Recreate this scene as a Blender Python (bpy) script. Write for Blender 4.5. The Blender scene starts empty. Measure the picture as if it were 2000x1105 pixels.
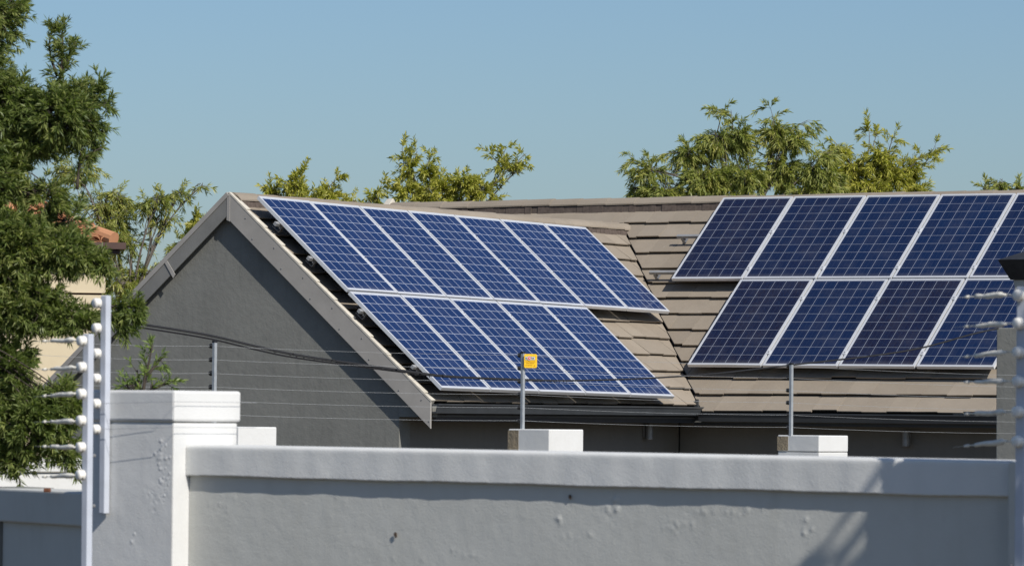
import bpy, bmesh, math, random
import numpy as np
from mathutils import Vector, Matrix

random.seed(7); rng = np.random.default_rng(7)
sc = bpy.context.scene
col = sc.collection

# ------------------------------------------------------------------ camera
FPX, PITCH, ROLL, ZC = 8885.7, 0.02899, 0.00884, 2.35
_F = np.array([0, math.cos(PITCH), math.sin(PITCH)])
_R0 = np.array([1.0, 0, 0]); _U0 = np.cross(_R0, _F)
_R = math.cos(ROLL) * _R0 + math.sin(ROLL) * _U0
_U = -math.sin(ROLL) * _R0 + math.cos(ROLL) * _U0
cd = bpy.data.cameras.new('camera'); cam = bpy.data.objects.new('camera', cd); col.objects.link(cam)
cd.sensor_width = 36.0; cd.lens = FPX / 2000 * 36
cd.clip_start = 0.5; cd.clip_end = 3000
cd.dof.use_dof = True; cd.dof.focus_distance = 50.0; cd.dof.aperture_fstop = 14.0
m = Matrix.Identity(4)
for i in range(3):
    m[i][0], m[i][1], m[i][2] = _R[i], _U[i], -_F[i]
m[2][3] = ZC
cam.matrix_world = m
sc.camera = cam

# ------------------------------------------------------------------ light
SUN_TO = Vector((0.71, -1.0, 1.0)).normalized()
elev = math.asin(SUN_TO.z); azim = math.atan2(SUN_TO.x, SUN_TO.y)
w = bpy.data.worlds.new("World"); sc.world = w; w.use_nodes = True
nt = w.node_tree; bg = nt.nodes['Background']
sky = nt.nodes.new('ShaderNodeTexSky'); sky.sky_type = 'NISHITA'; sky.sun_disc = False
sky.sun_elevation = elev; sky.sun_rotation = azim
sky.altitude = 0; sky.air_density = 1.0; sky.dust_density = 0.9; sky.ozone_density = 7.0
nt.links.new(sky.outputs[0], bg.inputs[0]); bg.inputs[1].default_value = 0.092
sl = bpy.data.lights.new('sun', 'SUN'); so = bpy.data.objects.new('sun', sl); col.objects.link(so)
sl.energy = 5.0; sl.angle = math.radians(0.53); sl.color = (1.0, 0.955, 0.89)
so.rotation_euler = SUN_TO.to_track_quat('Z', 'Y').to_euler()
sc.view_settings.view_transform = 'Standard'; sc.view_settings.look = 'None'
sc.view_settings.exposure = 0.0; sc.view_settings.gamma = 1.0
try:
    sc.cycles.use_denoising = True; sc.cycles.denoiser = 'OPENIMAGEDENOISE'
    sc.cycles.max_bounces = 6; sc.cycles.transparent_max_bounces = 4
except Exception:
    pass

# ------------------------------------------------------------------ helpers
def at(px, py, Y):
    """world point seen at photo pixel (px,py) of the 2000x1105 frame at distance Y"""
    d = (px - 1000) / FPX * _R - (py - 552.5) / FPX * _U + _F
    d = d / d[1] * Y
    return np.array([d[0], d[1], d[2] + ZC])

UD = np.array([0.528303, 0.849056, 0.0]); VD = np.array([0.849056, -0.528303, 0.0]); ZD = np.array([0, 0, 1.0])
def H(u, v, z):
    """house frame: u along the wing ridge, v along the main ridge, z above the camera"""
    return UD * u + VD * v + np.array([0, 0, z + ZC])

class MB:
    def __init__(s): s.v = []; s.f = []; s.n = 0
    def add(s, vs, fs):
        o = s.n
        s.v.extend([tuple(map(float, p)) for p in vs]); s.f.extend([tuple(i + o for i in f) for f in fs]); s.n += len(vs)
    def hexa(s, b, t):
        """bottom 4 points, top 4 points, same winding (ccw from above)"""
        s.add(list(b) + list(t), [(3, 2, 1, 0), (4, 5, 6, 7), (0, 1, 5, 4), (1, 2, 6, 5), (2, 3, 7, 6), (3, 0, 4, 7)])
    def box(s, o, ex, ey, ez):
        o, ex, ey, ez = map(np.asarray, (o, ex, ey, ez))
        if np.dot(np.cross(ex, ey), ez) < 0: ex, ey = ey, ex
        b = [o, o + ex, o + ex + ey, o + ey]
        s.hexa(b, [p + ez for p in b])
    def prism(s, poly, off):
        n = len(poly); poly = [np.asarray(p, float) for p in poly]; off = np.asarray(off, float)
        nn = sum(np.cross(poly[i] - poly[0], poly[(i + 1) % n] - poly[0]) for i in range(1, n))
        if np.dot(nn, off) < 0: poly = poly[::-1]
        s.add(poly + [p + off for p in poly], [tuple(range(n))[::-1], tuple(range(n, 2 * n))] + [(i, (i + 1) % n, n + (i + 1) % n, n + i) for i in range(n)])
    def tube(s, pts, r, ns=6, cap=True):
        pts = [np.asarray(p, float) for p in pts]; k = len(pts)
        if np.isscalar(r): r = [r] * k
        vs = []; ref = None
        for i, p in enumerate(pts):
            t = pts[min(i + 1, k - 1)] - pts[max(i - 1, 0)]; t = t / (np.linalg.norm(t) + 1e-12)
            if ref is None:
                ref = np.array([0, 0, 1.0]) if abs(t[2]) < .9 else np.array([1.0, 0, 0])
            a = ref - t * np.dot(ref, t); a /= np.linalg.norm(a) + 1e-12; ref = a; b = np.cross(t, a)
            for j in range(ns):
                th = 2 * math.pi * j / ns
                vs.append(p + r[i] * (math.cos(th) * a + math.sin(th) * b))
        fs = [(i * ns + j, i * ns + (j + 1) % ns, (i + 1) * ns + (j + 1) % ns, (i + 1) * ns + j) for i in range(k - 1) for j in range(ns)]
        if cap: fs += [tuple(range(ns))[::-1], tuple(range((k - 1) * ns, k * ns))]
        s.add(vs, fs)
    def lathe(s, o, axis, prof, ns=16):
        s.tube([np.asarray(o) + np.asarray(axis) * h for h, r in prof], [max(r, 1e-4) for h, r in prof], ns)
    def grid(s, o, ex, ey, nx, ny, fn=None, nrm=None):
        """(nx x ny) sheet from o, with fn(a,b) giving the height along nrm, a b in metres"""
        o, ex, ey = map(np.asarray, (o, ex, ey)); L1, L2 = np.linalg.norm(ex), np.linalg.norm(ey)
        A, B = np.meshgrid(np.linspace(0, 1, nx + 1), np.linspace(0, 1, ny + 1), indexing='ij')
        h = fn(A * L1, B * L2) if fn is not None else A * 0
        P = o + A[..., None] * ex + B[..., None] * ey + h[..., None] * np.asarray(nrm)
        vs = P.reshape(-1, 3); q = ny + 1
        fs = [(i * q + j, (i + 1) * q + j, (i + 1) * q + j + 1, i * q + j + 1) for i in range(nx) for j in range(ny)]
        if np.dot(np.cross(ex, ey), nrm) < 0: fs = [f[::-1] for f in fs]
        s.add(vs, fs)
    def mesh(s, name):
        me = bpy.data.meshes.new(name); me.from_pydata(s.v, [], s.f); me.update(); return me
    def build(s, name, mat, parent=None, smooth=False, bevel=0, origin=None):
        if origin is not None:
            o = np.asarray(origin, float); s.v = [tuple(np.asarray(p) - o) for p in s.v]
        me = s.mesh(name); ob = bpy.data.objects.new(name, me); col.objects.link(ob); me.materials.append(mat)
        if origin is not None: ob.location = tuple(float(x) for x in origin)
        if smooth: me.polygons.foreach_set('use_smooth', [True] * len(me.polygons))
        if bevel:
            b = ob.modifiers.new('bevel', 'BEVEL'); b.width = bevel; b.segments = 2; b.limit_method = 'ANGLE'; b.angle_limit = math.radians(40)
        if parent is not None:
            ob.parent = parent; ob.matrix_parent_inverse = PM(parent)
        return ob

def PM(p):
    M = Matrix.Translation(p.location) @ p.rotation_euler.to_matrix().to_4x4()
    return M.inverted()
def tag(o, label, cat, group=None, kind=None):
    o['label'] = label; o['category'] = cat
    if group: o['group'] = group
    if kind: o['kind'] = kind
    return o
def thing(name, label, cat, loc=(0, 0, 0), group=None):
    o = bpy.data.objects.new(name, None); col.objects.link(o); o.location = tuple(float(x) for x in loc)
    o.empty_display_size = .2
    return tag(o, label, cat, group)

# ------------------------------------------------------------------ materials
class NT:
    def __init__(s, name):
        s.m = bpy.data.materials.new(name); s.m.use_nodes = True; s.t = s.m.node_tree
        s.b = s.t.nodes['Principled BSDF']; s.out = s.t.nodes['Material Output']
    def n(s, typ, **kw):
        nd = s.t.nodes.new(typ)
        for k, v in kw.items():
            if k in nd.inputs: s.put(nd.inputs[k], v)
            else: setattr(nd, k, v)
        return nd
    def put(s, sock, v):
        if isinstance(v, bpy.types.NodeSocket): s.t.links.new(v, sock)
        else: sock.default_value = v
    def math(s, op, a, b=0.0, c=0.0):
        nd = s.t.nodes.new('ShaderNodeMath'); nd.operation = op
        s.put(nd.inputs[0], a); s.put(nd.inputs[1], b); s.put(nd.inputs[2], c); return nd.outputs[0]
    def mix(s, f, a, b, typ='MIX'):
        nd = s.t.nodes.new('ShaderNodeMix'); nd.data_type = 'RGBA'; nd.blend_type = typ
        s.put(nd.inputs[0], f)
        s.put(nd.inputs[6], a if isinstance(a, bpy.types.NodeSocket) else (*a, 1)); s.put(nd.inputs[7], b if isinstance(b, bpy.types.NodeSocket) else (*b, 1))
        return nd.outputs[2]
    def ramp(s, f, p0, p1):
        nd = s.t.nodes.new('ShaderNodeMapRange'); s.put(nd.inputs[0], f); nd.inputs[1].default_value = p0; nd.inputs[2].default_value = p1; return nd.outputs[0]
    def coord(s, scale=(1, 1, 1), which='Object'):
        tc = s.t.nodes.new('ShaderNodeTexCoord'); mp = s.t.nodes.new('ShaderNodeMapping')
        s.t.links.new(tc.outputs[which], mp.inputs[0]); mp.inputs['Scale'].default_value = scale; return mp.outputs[0]
    def noise(s, vec, scale, detail=4, rough=.55):
        nd = s.n('ShaderNodeTexNoise'); s.put(nd.inputs['Vector'], vec); nd.inputs['Scale'].default_value = scale
        nd.inputs['Detail'].default_value = detail; nd.inputs['Roughness'].default_value = rough; return nd.outputs['Fac']
    def bump(s, h, strength, dist=.01):
        b = s.n('ShaderNodeBump'); s.put(b.inputs['Height'], h); b.inputs['Strength'].default_value = strength; b.inputs['Distance'].default_value = dist
        s.t.links.new(b.outputs[0], s.b.inputs['Normal'])
    def col(s, c): s.put(s.b.inputs['Base Color'], c if isinstance(c, bpy.types.NodeSocket) else (*c, 1))
    def set(s, rough=.6, spec=.3, metal=0):
        s.b.inputs['Roughness'].default_value = rough; s.b.inputs['Specular IOR Level'].default_value = spec; s.b.inputs['Metallic'].default_value = metal; return s.m

def plaster(name, c, dirt=(.5, .48, .44), amount=.35, bump=.35, fine=90, rough=.75, streak=True):
    t = NT(name); v = t.coord()
    big = t.ramp(t.noise(v, 1.7, 5), .42, .68); mid = t.ramp(t.noise(v, 11, 5), .45, .75)
    sv = t.coord((6, 6, .7)); st = t.ramp(t.noise(sv, 2.2, 4), .52, .75)
    f = t.math('MULTIPLY', t.math('ADD', t.math('MULTIPLY', big, .5), t.math('ADD', t.math('MULTIPLY', mid, .25), t.math('MULTIPLY', st, .35 if streak else .1))), amount)
    d = tuple(a * b for a, b in zip(c, dirt))
    t.col(t.mix(f, c, d))
    h = t.math('ADD', t.math('MULTIPLY', t.noise(v, fine, 4), .5), t.noise(v, 14, 3))
    t.bump(h, bump, .012)
    return t.set(rough, .25)
def paint(name, c, rough=.5, var=.12, spec=.35, scale=6, metal=0, bump=0):
    t = NT(name); v = t.coord(); f = t.math('MULTIPLY', t.ramp(t.noise(v, scale, 5), .35, .75), 1.0)
    t.col(t.mix(f, c, tuple(x * (1 - 2 * var) for x in c)))
    if bump: t.bump(t.noise(v, scale * 8, 4), bump, .004)
    return t.set(rough, spec, metal)
def leafmat(name, c0, c1, c2, trans=.3):
    t = NT(name); g = t.n('ShaderNodeNewGeometry'); r = g.outputs['Random Per Island']
    v = t.coord(); big = t.ramp(t.noise(v, 2.6, 3), .4, .62)
    c = t.mix(r, c0, c1); f = t.math('MULTIPLY', big, t.ramp(r, .2, 1.0)); c = t.mix(t.math('MULTIPLY', f, .8), c, c2)
    t.col(c); t.set(.42, .35)
    tr = t.n('ShaderNodeBsdfTranslucent'); t.put(tr.inputs[0], t.mix(1.0, c, (1.0, 1.15, .55), 'MULTIPLY'))
    ms = t.n('ShaderNodeMixShader'); ms.inputs[0].default_value = trans
    t.t.links.new(t.b.outputs[0], ms.inputs[1]); t.t.links.new(tr.outputs[0], ms.inputs[2]); t.t.links.new(ms.outputs[0], t.out.inputs[0])
    return t.m
def tilemat(name, c, var=.22):
    t = NT(name); g = t.n('ShaderNodeNewGeometry'); r = g.outputs['Random Per Island']
    v = t.coord(); n1 = t.ramp(t.noise(v, 1.3, 6, .65), .35, .7); n2 = t.ramp(t.noise(v, 26, 4, .7), .5, .8)
    c2 = t.mix(r, tuple(x * (1 - var) for x in c), tuple(min(1, x * (1 + var * .6)) for x in c))
    c3 = t.mix(t.math('MULTIPLY', n1, .75), c2, (c[0] * .78, c[1] * .76, c[2] * .74))
    c4 = t.mix(t.math('MULTIPLY', n2, .3), c3, (c[0] * 1.25, c[1] * 1.22, c[2] * 1.15))
    lich = t.ramp(t.noise(v, 7, 6, .7), .66, .72)
    t.col(t.mix(t.math('MULTIPLY', lich, .35), c4, (.42, .40, .33)))
    t.bump(t.noise(v, 160, 3), .3, .004); return t.set(.85, .2)
def cellmat(name, ca, cb, cc, line, Wp, Hp, mx, my, lw, bars, per_panel):
    """6 x 10 polycrystalline cells, white backsheet lines, three bus bars per cell"""
    t = NT(name); tc = t.n('ShaderNodeTexCoord'); sp = t.n('ShaderNodeSeparateXYZ'); t.t.links.new(tc.outputs['Object'], sp.inputs[0])
    oi = t.n('ShaderNodeObjectInfo')
    cw, ch = (Wp - 2 * mx) / 6, (Hp - 2 * my) / 10
    u = t.math('DIVIDE', t.math('SUBTRACT', sp.outputs[0], mx), cw); v = t.math('DIVIDE', t.math('SUBTRACT', sp.outputs[1], my), ch)
    fu, fv = t.math('FRACT', u), t.math('FRACT', v)
    eu = t.math('MULTIPLY', t.math('MINIMUM', fu, t.math('SUBTRACT', 1.0, fu)), cw); ev = t.math('MULTIPLY', t.math('MINIMUM', fv, t.math('SUBTRACT', 1.0, fv)), ch)
    ln = t.math('LESS_THAN', t.math('MINIMUM', eu, t.math('MULTIPLY', ev, 1.25)), lw)
    out = t.math('MAXIMUM', t.math('MAXIMUM', t.math('LESS_THAN', u, 0.0), t.math('GREATER_THAN', u, 6.0)), t.math('MAXIMUM', t.math('LESS_THAN', v, 0.0), t.math('GREATER_THAN', v, 10.0)))
    ln = t.math('MAXIMUM', ln, out)
    cb3 = t.n('ShaderNodeCombineXYZ'); t.put(cb3.inputs[0], t.math('FLOOR', u)); t.put(cb3.inputs[1], t.math('FLOOR', v)); t.put(cb3.inputs[2], t.math('MULTIPLY', oi.outputs['Random'], 57.0))
    wn = t.n('ShaderNodeTexWhiteNoise'); wn.noise_dimensions = '3D'; t.put(wn.inputs[0], cb3.outputs[0])
    vo = t.n('ShaderNodeTexVoronoi'); t.put(vo.inputs['Vector'], tc.outputs['Object']); vo.inputs['Scale'].default_value = 75
    sep = t.n('ShaderNodeSeparateColor'); t.t.links.new(vo.outputs['Color'], sep.inputs[0])
    c = t.mix(t.math('ADD', t.math('MULTIPLY', wn.outputs['Value'], .9 - per_panel), t.math('MULTIPLY', oi.outputs['Random'], per_panel)), ca, cb)
    c = t.mix(t.math('MULTIPLY', sep.outputs[0], .45), c, cc)
    bus = t.math('FRACT', t.math('ADD', t.math('MULTIPLY', fu, 3.0), 0.0)); bd = t.math('LESS_THAN', t.math('ABSOLUTE', t.math('SUBTRACT', bus, .5)), .018)
    c = t.mix(t.math('MULTIPLY', bd, bars), c, (.35, .38, .45))
    c = t.mix(ln, c, line)
    dust = t.ramp(t.noise(t.coord((1, 1, 1)), 3.0, 5), .45, .8)
    edge = t.ramp(v, .45, .0); c = t.mix(t.math('ADD', t.math('MULTIPLY', dust, .035), t.math('MULTIPLY', edge, .07)), c, (.5, .46, .4))
    t.col(c); t.set(.10, .4); t.b.inputs['IOR'].default_value = 1.4
    return t.m

M = {}
M['white'] = plaster('white_paint', (.63, .63, .612), (.78, .77, .74), .45, .18, 150)
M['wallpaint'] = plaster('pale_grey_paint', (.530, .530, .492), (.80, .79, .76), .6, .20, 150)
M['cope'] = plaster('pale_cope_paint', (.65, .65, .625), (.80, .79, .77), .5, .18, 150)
M['brownplaster'] = plaster('bare_plaster', (.27, .22, .15), (.6, .6, .6), .6, .8, 50)
M['gable'] = plaster('dark_grey_plaster', (.205, .205, .186), (.68, .68, .68), .8, .34, 60, .8)
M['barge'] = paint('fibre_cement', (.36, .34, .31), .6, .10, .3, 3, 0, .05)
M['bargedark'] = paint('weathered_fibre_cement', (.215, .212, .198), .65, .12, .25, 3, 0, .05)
M['verge'] = paint('verge_mortar', (.56, .52, .44), .8, .12, .2, 12, 0, .2)
M['charcoal'] = paint('charcoal_paint', (.045, .05, .055), .38, .12, .45, 5)
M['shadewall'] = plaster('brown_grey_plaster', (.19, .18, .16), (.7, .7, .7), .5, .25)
M['soffit'] = paint('soffit_paint', (.12, .12, .115), .7)
M['tile'] = tilemat('concrete_tile', (.288, .246, .194), .12)
M['tileunder'] = paint('roof_underlay', (.02, .018, .016), .9)
M['mortar'] = paint('ridge_mortar', (.12, .095, .08), .9, .2, .2, 20, 0, .3)
M['alu'] = paint('aluminium', (.72, .73, .74), .42, .05, .5, 3, .35)
M['steel'] = paint('galvanised_steel', (.50, .52, .53), .45, .14, .5, 20, .5)
M['rail'] = paint('weathered_aluminium', (.34, .34, .335), .5, .08, .4, 8, .3)
M['dullsteel'] = paint('dull_steel', (.30, .30, .30), .45, .14, .5, 20, .4)
M['back'] = paint('backsheet', (.55, .55, .55), .7)
M['black'] = paint('black_plastic', (.015, .015, .016), .5, .1, .4)
M['cable'] = paint('black_cable', (.022, .022, .024), .55, .2, .35, 40)
M['wire'] = paint('fence_wire', (.42, .43, .43), .4, .05, .5, 5, .3)
M['porcelain'] = paint('white_insulator', (.84, .81, .74), .35, .06, .5, 30)
M['whitetube'] = paint('white_coated_tube', (.50, .53, .59), .5, .08, .2, 10)
M['sleeve'] = paint('line_sleeve', (.80, .77, .68), .7, .15, .2, 40, 0, .3)
M['yellow'] = paint('sign_yellow', (.85, .52, .012), .45, .05)
M['signwhite'] = paint('sign_white', (.75, .76, .70), .5, .03)
M['signblack'] = paint('sign_black', (.03, .03, .028), .5, .03)
M['signred'] = paint('sign_red', (.60, .04, .05), .5, .03)
M['signtext'] = paint('sign_lettering', (.42, .20, .01), .5, .03)
M['cream'] = plaster('cream_plaster', (.60, .51, .35), (.8, .78, .75), .35, .15)
M['terracotta'] = tilemat('terracotta', (.48, .235, .125), .25)
M['brown'] = paint('brown_gutter', (.085, .05, .04), .5)
M['bark'] = paint('bark', (.075, .062, .05), .9, .25, .2, 30, 0, .5)
M['palebark'] = paint('pale_bark', (.15, .13, .11), .9, .2, .2, 30, 0, .5)
M['slate'] = paint('black_lantern_metal', (.035, .035, .036), .45, .2, .45, 14)
M['glass'] = paint('frosted_lantern_glass', (.5, .5, .46), .3)
M['earth'] = paint('dry_earth', (.10, .085, .065), .95, .2, .2, 1.5, 0, .4)
M['mud'] = paint('brown_stain', (.10, .07, .05), .9, .2, .2, 40)
M['brick'] = paint('chipped_brick', (.20, .085, .05), .9, .2, .2, 30)
PW, PH = .992, 1.65
PWB, PHB = 1.019, 1.694
M['cellA'] = cellmat('blue_cells', (.007, .019, .072), (.011, .027, .095), (.016, .037, .118), (.42, .46, .54), PW, PH, .028, .036, .0037, 0.0, .3)
M['cellB'] = cellmat('navy_cells', (.0115, .0095, .021), (.006, .018, .062), (.009, .024, .070), (.23, .25, .30), PWB, PHB, .028, .036, .0030, .10, .7)
M['leafA'] = leafmat('narrow_green_leaf', (.12, .168, .048), (.235, .285, .085), (.37, .38, .13), .44)
M['leafB'] = leafmat('olive_leaf', (.32, .33, .065), (.54, .51, .11), (.62, .54, .13), .44)
M['leafC'] = leafmat('grey_green_leaf', (.21, .255, .07), (.41, .42, .125), (.54, .49, .14), .44)
M['leafD'] = leafmat('fresh_green_leaf', (.17, .25, .065), (.28, .36, .10), (.36, .42, .12), .42)

# ------------------------------------------------------------------ ground
g = MB(); g.add([(-900, -300, 0), (900, -300, 0), (900, 1500, 0), (-900, 1500, 0)], [(0, 1, 2, 3)])
g.build('ground', M['earth'])['kind'] = 'structure'

# ------------------------------------------------------------------ house
TA, TB = math.tan(.70472), math.tan(.69117)
VR, UR = -30.02, 51.36                       # wing ridge, main ridge
zA = lambda v: 2.2930 - TA * (abs(v - VR) + VR + 29.7984)      # wing tile plane
zB = lambda u: 2.6930 - TB * (51.216 - (UR - abs(u - UR)))    # main tile plane
UG = 42.12                                  # gable end of the wing
VE, UE = -27.27, 48.05                      # wing and main eaves
VL, VRT = -33.9, -19.0                      # main roof ends
house = thing('house', 'dark grey single storey house with brown tiled gable roofs carrying solar panels', 'house', H(46, -29, -ZC))
GZ = -ZC
VW = -27.73; VW2 = VR - (VW - VR)
# gable wall: slab with pointed top, reaching just under the tiles
gw = MB()
def gpoly(u, dz):
    return [H(u, VW2, GZ), H(u, VW, GZ), H(u, VW, zA(VW) - dz), H(u, VR, zA(VR) - dz), H(u, VW2, zA(VW2) - dz)]
gw.prism(gpoly(UG + .10, .06), UD * .22)
gw.build('gable_wall', M['gable'], house)
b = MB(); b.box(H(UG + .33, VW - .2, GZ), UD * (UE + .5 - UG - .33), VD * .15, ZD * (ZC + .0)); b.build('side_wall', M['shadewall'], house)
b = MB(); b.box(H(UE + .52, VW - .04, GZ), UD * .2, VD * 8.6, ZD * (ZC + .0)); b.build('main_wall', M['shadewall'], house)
b = MB(); b.box(H(UG + .33, VW2 + .05, GZ), UD * 9, VD * .2, ZD * (ZC + .0)); b.build('back_wall', M['gable'], house)
b = MB(); b.box(H(UR + 2.8, VL + .3, GZ), UD * .2, VD * 13.5, ZD * (ZC + .0)); b.build('rear_wall', M['gable'], house)
b = MB(); b.prism([H(UE + .6, VL + .28, GZ), H(UR + 2.8, VL + .28, GZ), H(UR + 2.8, VL + .28, zB(UR + 2.8) - .06), H(UR, VL + .28, zB(UR) - .06), H(UE + .6, VL + .28, zB(UE + .6) - .06)], -VD * .2)
b.build('end_wall', M['gable'], house)
# eave return (boxed eave end) beside the gable
b = MB(); b.prism([H(UG + .085, VW + .003, -.03), H(UG + .085, VE - .01, -.03), H(UG + .085, VE - .01, zA(VE) - .06), H(UG + .085, VW + .003, zA(VW) - .08)], UD * .10)
b.build('eave_box', M['gable'], house)
b = MB(); b.box(H(UG + .19, VW - .05, -.028), UD * (UE + .3 - UG), VD * .49, ZD * .02); b.build('soffit', M['soffit'], house)
b = MB(); b.box(H(UE + .02, VE - .05, -.068), UD * .5, VD * 9, ZD * .02); b.build('soffit', M['soffit'], house)

def tiles(mb, o, a, d, n, L, slope, exp, tw, clip=None, jit=.008):
    """courses of flat interlocking tiles; o = upper corner on the tile plane, a along the course, d down the slope"""
    ncourse = int(math.ceil(slope / exp)); tmp = MB()
    for k in range(ncourse):
        s1 = slope - (ncourse - 1 - k) * exp; s0 = max(0, s1 - exp - .02)
        off = (0 if k % 2 else .5) * tw * 0; x = -off
        wob = rng.normal(0, .004)
        while x < L:
            x1 = min(x + tw, L) - .003; xa = max(x, 0)
            if x1 - xa > .02:
                j = rng.normal(0, jit); h = rng.normal(0, .0028); h2 = h + rng.normal(0, .0025)
                P = lambda xx, s, hh: o + a * xx + d * s + n * hh
                t0, t1 = .002, .046
                tmp.add([P(xa, s0, t0), P(x1, s0, t0), P(x1, s1 + j, t1 + h2), P(xa, s1 + j, t1 + h), P(xa, s0, t0 - .016), P(x1, s0, t0 - .016), P(x1, s1 + j, t1 + h2 - .017), P(xa, s1 + j, t1 + h - .017)],
                        [(0, 1, 2, 3), (3, 2, 6, 7), (0, 3, 7, 4), (1, 5, 6, 2), (4, 7, 6, 5)])
            x += tw
    me = tmp.mesh('tmp'); bm = bmesh.new(); bm.from_mesh(me); bpy.data.meshes.remove(me)
    bmesh.ops.recalc_face_normals(bm, faces=bm.faces)
    for (pc, pn) in (clip or []):
        bmesh.ops.bisect_plane(bm, geom=bm.verts[:] + bm.edges[:] + bm.faces[:], plane_co=Vector(pc), plane_no=Vector(pn), clear_outer=True)
    bm.verts.index_update(); bm.verts.ensure_lookup_table()
    mb.add([tuple(v.co) for v in bm.verts], [tuple(v.index for v in f.verts) for f in bm.faces]); bm.free()

J = H(UR - (zB(UR) - zA(VR)) / TB, VR, 0)      # where the wing ridge meets the main slope
UJ = UR - (zB(UR) - zA(VR)) / TB
kA = math.hypot(1, TA); kB = math.hypot(1, TB)
dA = (VD - ZD * TA) / kA; nA = (VD * TA + ZD) / kA
dA2 = (-VD - ZD * TA) / kA; nA2 = (-VD * TA + ZD) / kA
dB = (-UD - ZD * TB) / kB; nB = (-UD * TB + ZD) / kB
dB2 = (UD - ZD * TB) / kB; nB2 = (UD * TB + ZD) / kB
slA = (VE - VR) * kA; slB = (UR - UE) * kB
# valley: vertical plane through J and the eaves corner
VB = VE; ub = UR - (zB(UR) - zA(VE)) / TB
vdir = H(ub, VE, 0) - J; vdir /= np.linalg.norm(vdir); vn = np.cross(vdir, ZD)
if np.dot(vn, H(44, -28, 0) - J) > 0: vn = -vn           # points to the main-roof side
vdir2 = H(ub, 2 * VR - VE, 0) - J; vdir2 /= np.linalg.norm(vdir2); vn2 = np.cross(vdir2, ZD)
if np.dot(vn2, H(44, -31.5, 0) - J) > 0: vn2 = -vn2
T0 = -.034
wr = MB()
tiles(wr, H(UG + .05, VR, zA(VR)) + nA * T0, UD, dA, nA, UJ - UG + 3.0, slA, .318, .335, [(J - vn * .012, vn)])
tiles(wr, H(UG + .05, VR, zA(VR)) + nA2 * T0, UD, dA2, nA2, UJ - UG + 3.0, slA, .318, .335, [(J - vn2 * .012, vn2)])
wroof = wr.build('wing_roof', M['tile'], house)
mr = MB()
# right of the wing valley
tiles(mr, H(UR, VR, zB(UR)) + nB * T0, VD, dB, nB, VRT - VR, slB, .318, .335, [(J + vn * .012, -vn)])
tiles(mr, H(UR, VL, zB(UR)) + nB * T0, VD, dB, nB, VR - VL, slB, .318, .335, [(J + vn2 * .012, -vn2)])
tiles(mr, H(UR, VL, zB(UR)) + nB2 * T0, VD, dB2, nB2, VRT - VL, slB, .318, .335)
mroof = mr.build('main_roof', M['tile'], house)
# dark decks just under the tiles (also close the valleys)
dk = MB()
e = .06
dk.add([H(UG + .1, VR, zA(VR) - e), H(UG + .1, VE - .02, zA(VE) - e), H(ub, VE - .02, zA(VE) - e), H(UJ, VR, zA(VR) - e), H(UG + .1, 2 * VR - VE, zA(VE) - e), H(ub, 2 * VR - VE, zA(VE) - e)],
       [(0, 1, 2, 3), (0, 3, 5, 4)])
dk.build('roof_deck', M['tileunder'], wroof)
dk = MB()
dk.add([H(UR, VL + .05, zB(UR) - e), H(UR, VRT, zB(UR) - e), H(UE, VRT, zB(UE) - e), H(UE, VL + .05, zB(UE) - e), H(2 * UR - UE, VRT, zB(UE) - e), H(2 * UR - UE, VL + .05, zB(UE) - e)],
       [(0, 1, 2, 3), (0, 5, 4, 1)])
dk.build('roof_deck', M['tileunder'], mroof)
def ridge_caps(o, a, side, L, parent, last=None):
    caps = MB(); mo = MB(); n = int(L / .43) + 1; x = 0
    for i in range(n):
        x1 = min(x + .43, L)
        if x1 - x < .05: break
        j = rng.normal(0, .004); dz = ZD * rng.normal(0, .003)
        def prof(s, lift): return [o + a * s + side * p + ZD * (q + lift) + dz for p, q in ((-.145, -.050), (-.10, -.005), (-.05, .022), (0, .030), (.05, .022), (.10, -.005), (.145, -.050))]
        p0 = prof(x + .004, .0); p1 = prof(x1 + .006 + j, .006); k = len(p0)
        q0 = [p - ZD * .018 for p in p0]; q1 = [p - ZD * .018 for p in p1]
        fs = [(t, t + 1, k + t + 1, k + t) for t in range(k - 1)] + [(2 * k + t + 1, 2 * k + t, 3 * k + t, 3 * k + t + 1) for t in range(k - 1)]
        fs += [(k + t, k + t + 1, 3 * k + t + 1, 3 * k + t) for t in range(k - 1)] + [(t + 1, t, 2 * k + t, 2 * k + t + 1) for t in range(k - 1)]
        fs += [(0, k, 3 * k, 2 * k), (k - 1, 3 * k - 1, 4 * k - 1, 2 * k - 1)]
        caps.add(p0 + p1 + q0 + q1, fs); x = x1
    m_ = 24; 
    for i in range(int(L / .1)):
        s0, s1 = i * .1, min(L, (i + 1) * .1)
        w0 = .150 + rng.normal(0, .004); hh = rng.normal(0, .008)
        mo.hexa([o + a * s0 - side * w0 - ZD * .18, o + a * s1 - side * w0 - ZD * .18, o + a * s1 + side * w0 - ZD * .18, o + a * s0 + side * w0 - ZD * .18],
                [o + a * s0 - side * (w0 - .02) - ZD * (.050), o + a * s1 - side * (w0 - .02) - ZD * .050, o + a * s1 + side * (w0 - .02) - ZD * .050, o + a * s0 + side * (w0 - .02) - ZD * .050])
    caps.build('ridge_cap', M['tile'], parent); mo.build('ridge_mortar', M['mortar'], parent)
ridge_caps(H(UG + .05, VR, zA(VR) - .01), UD, VD, UJ - UG + .25, wroof)
ridge_caps(H(UR, VL + .02, zB(UR) + .01), VD, UD, VRT - VL, mroof)
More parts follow.
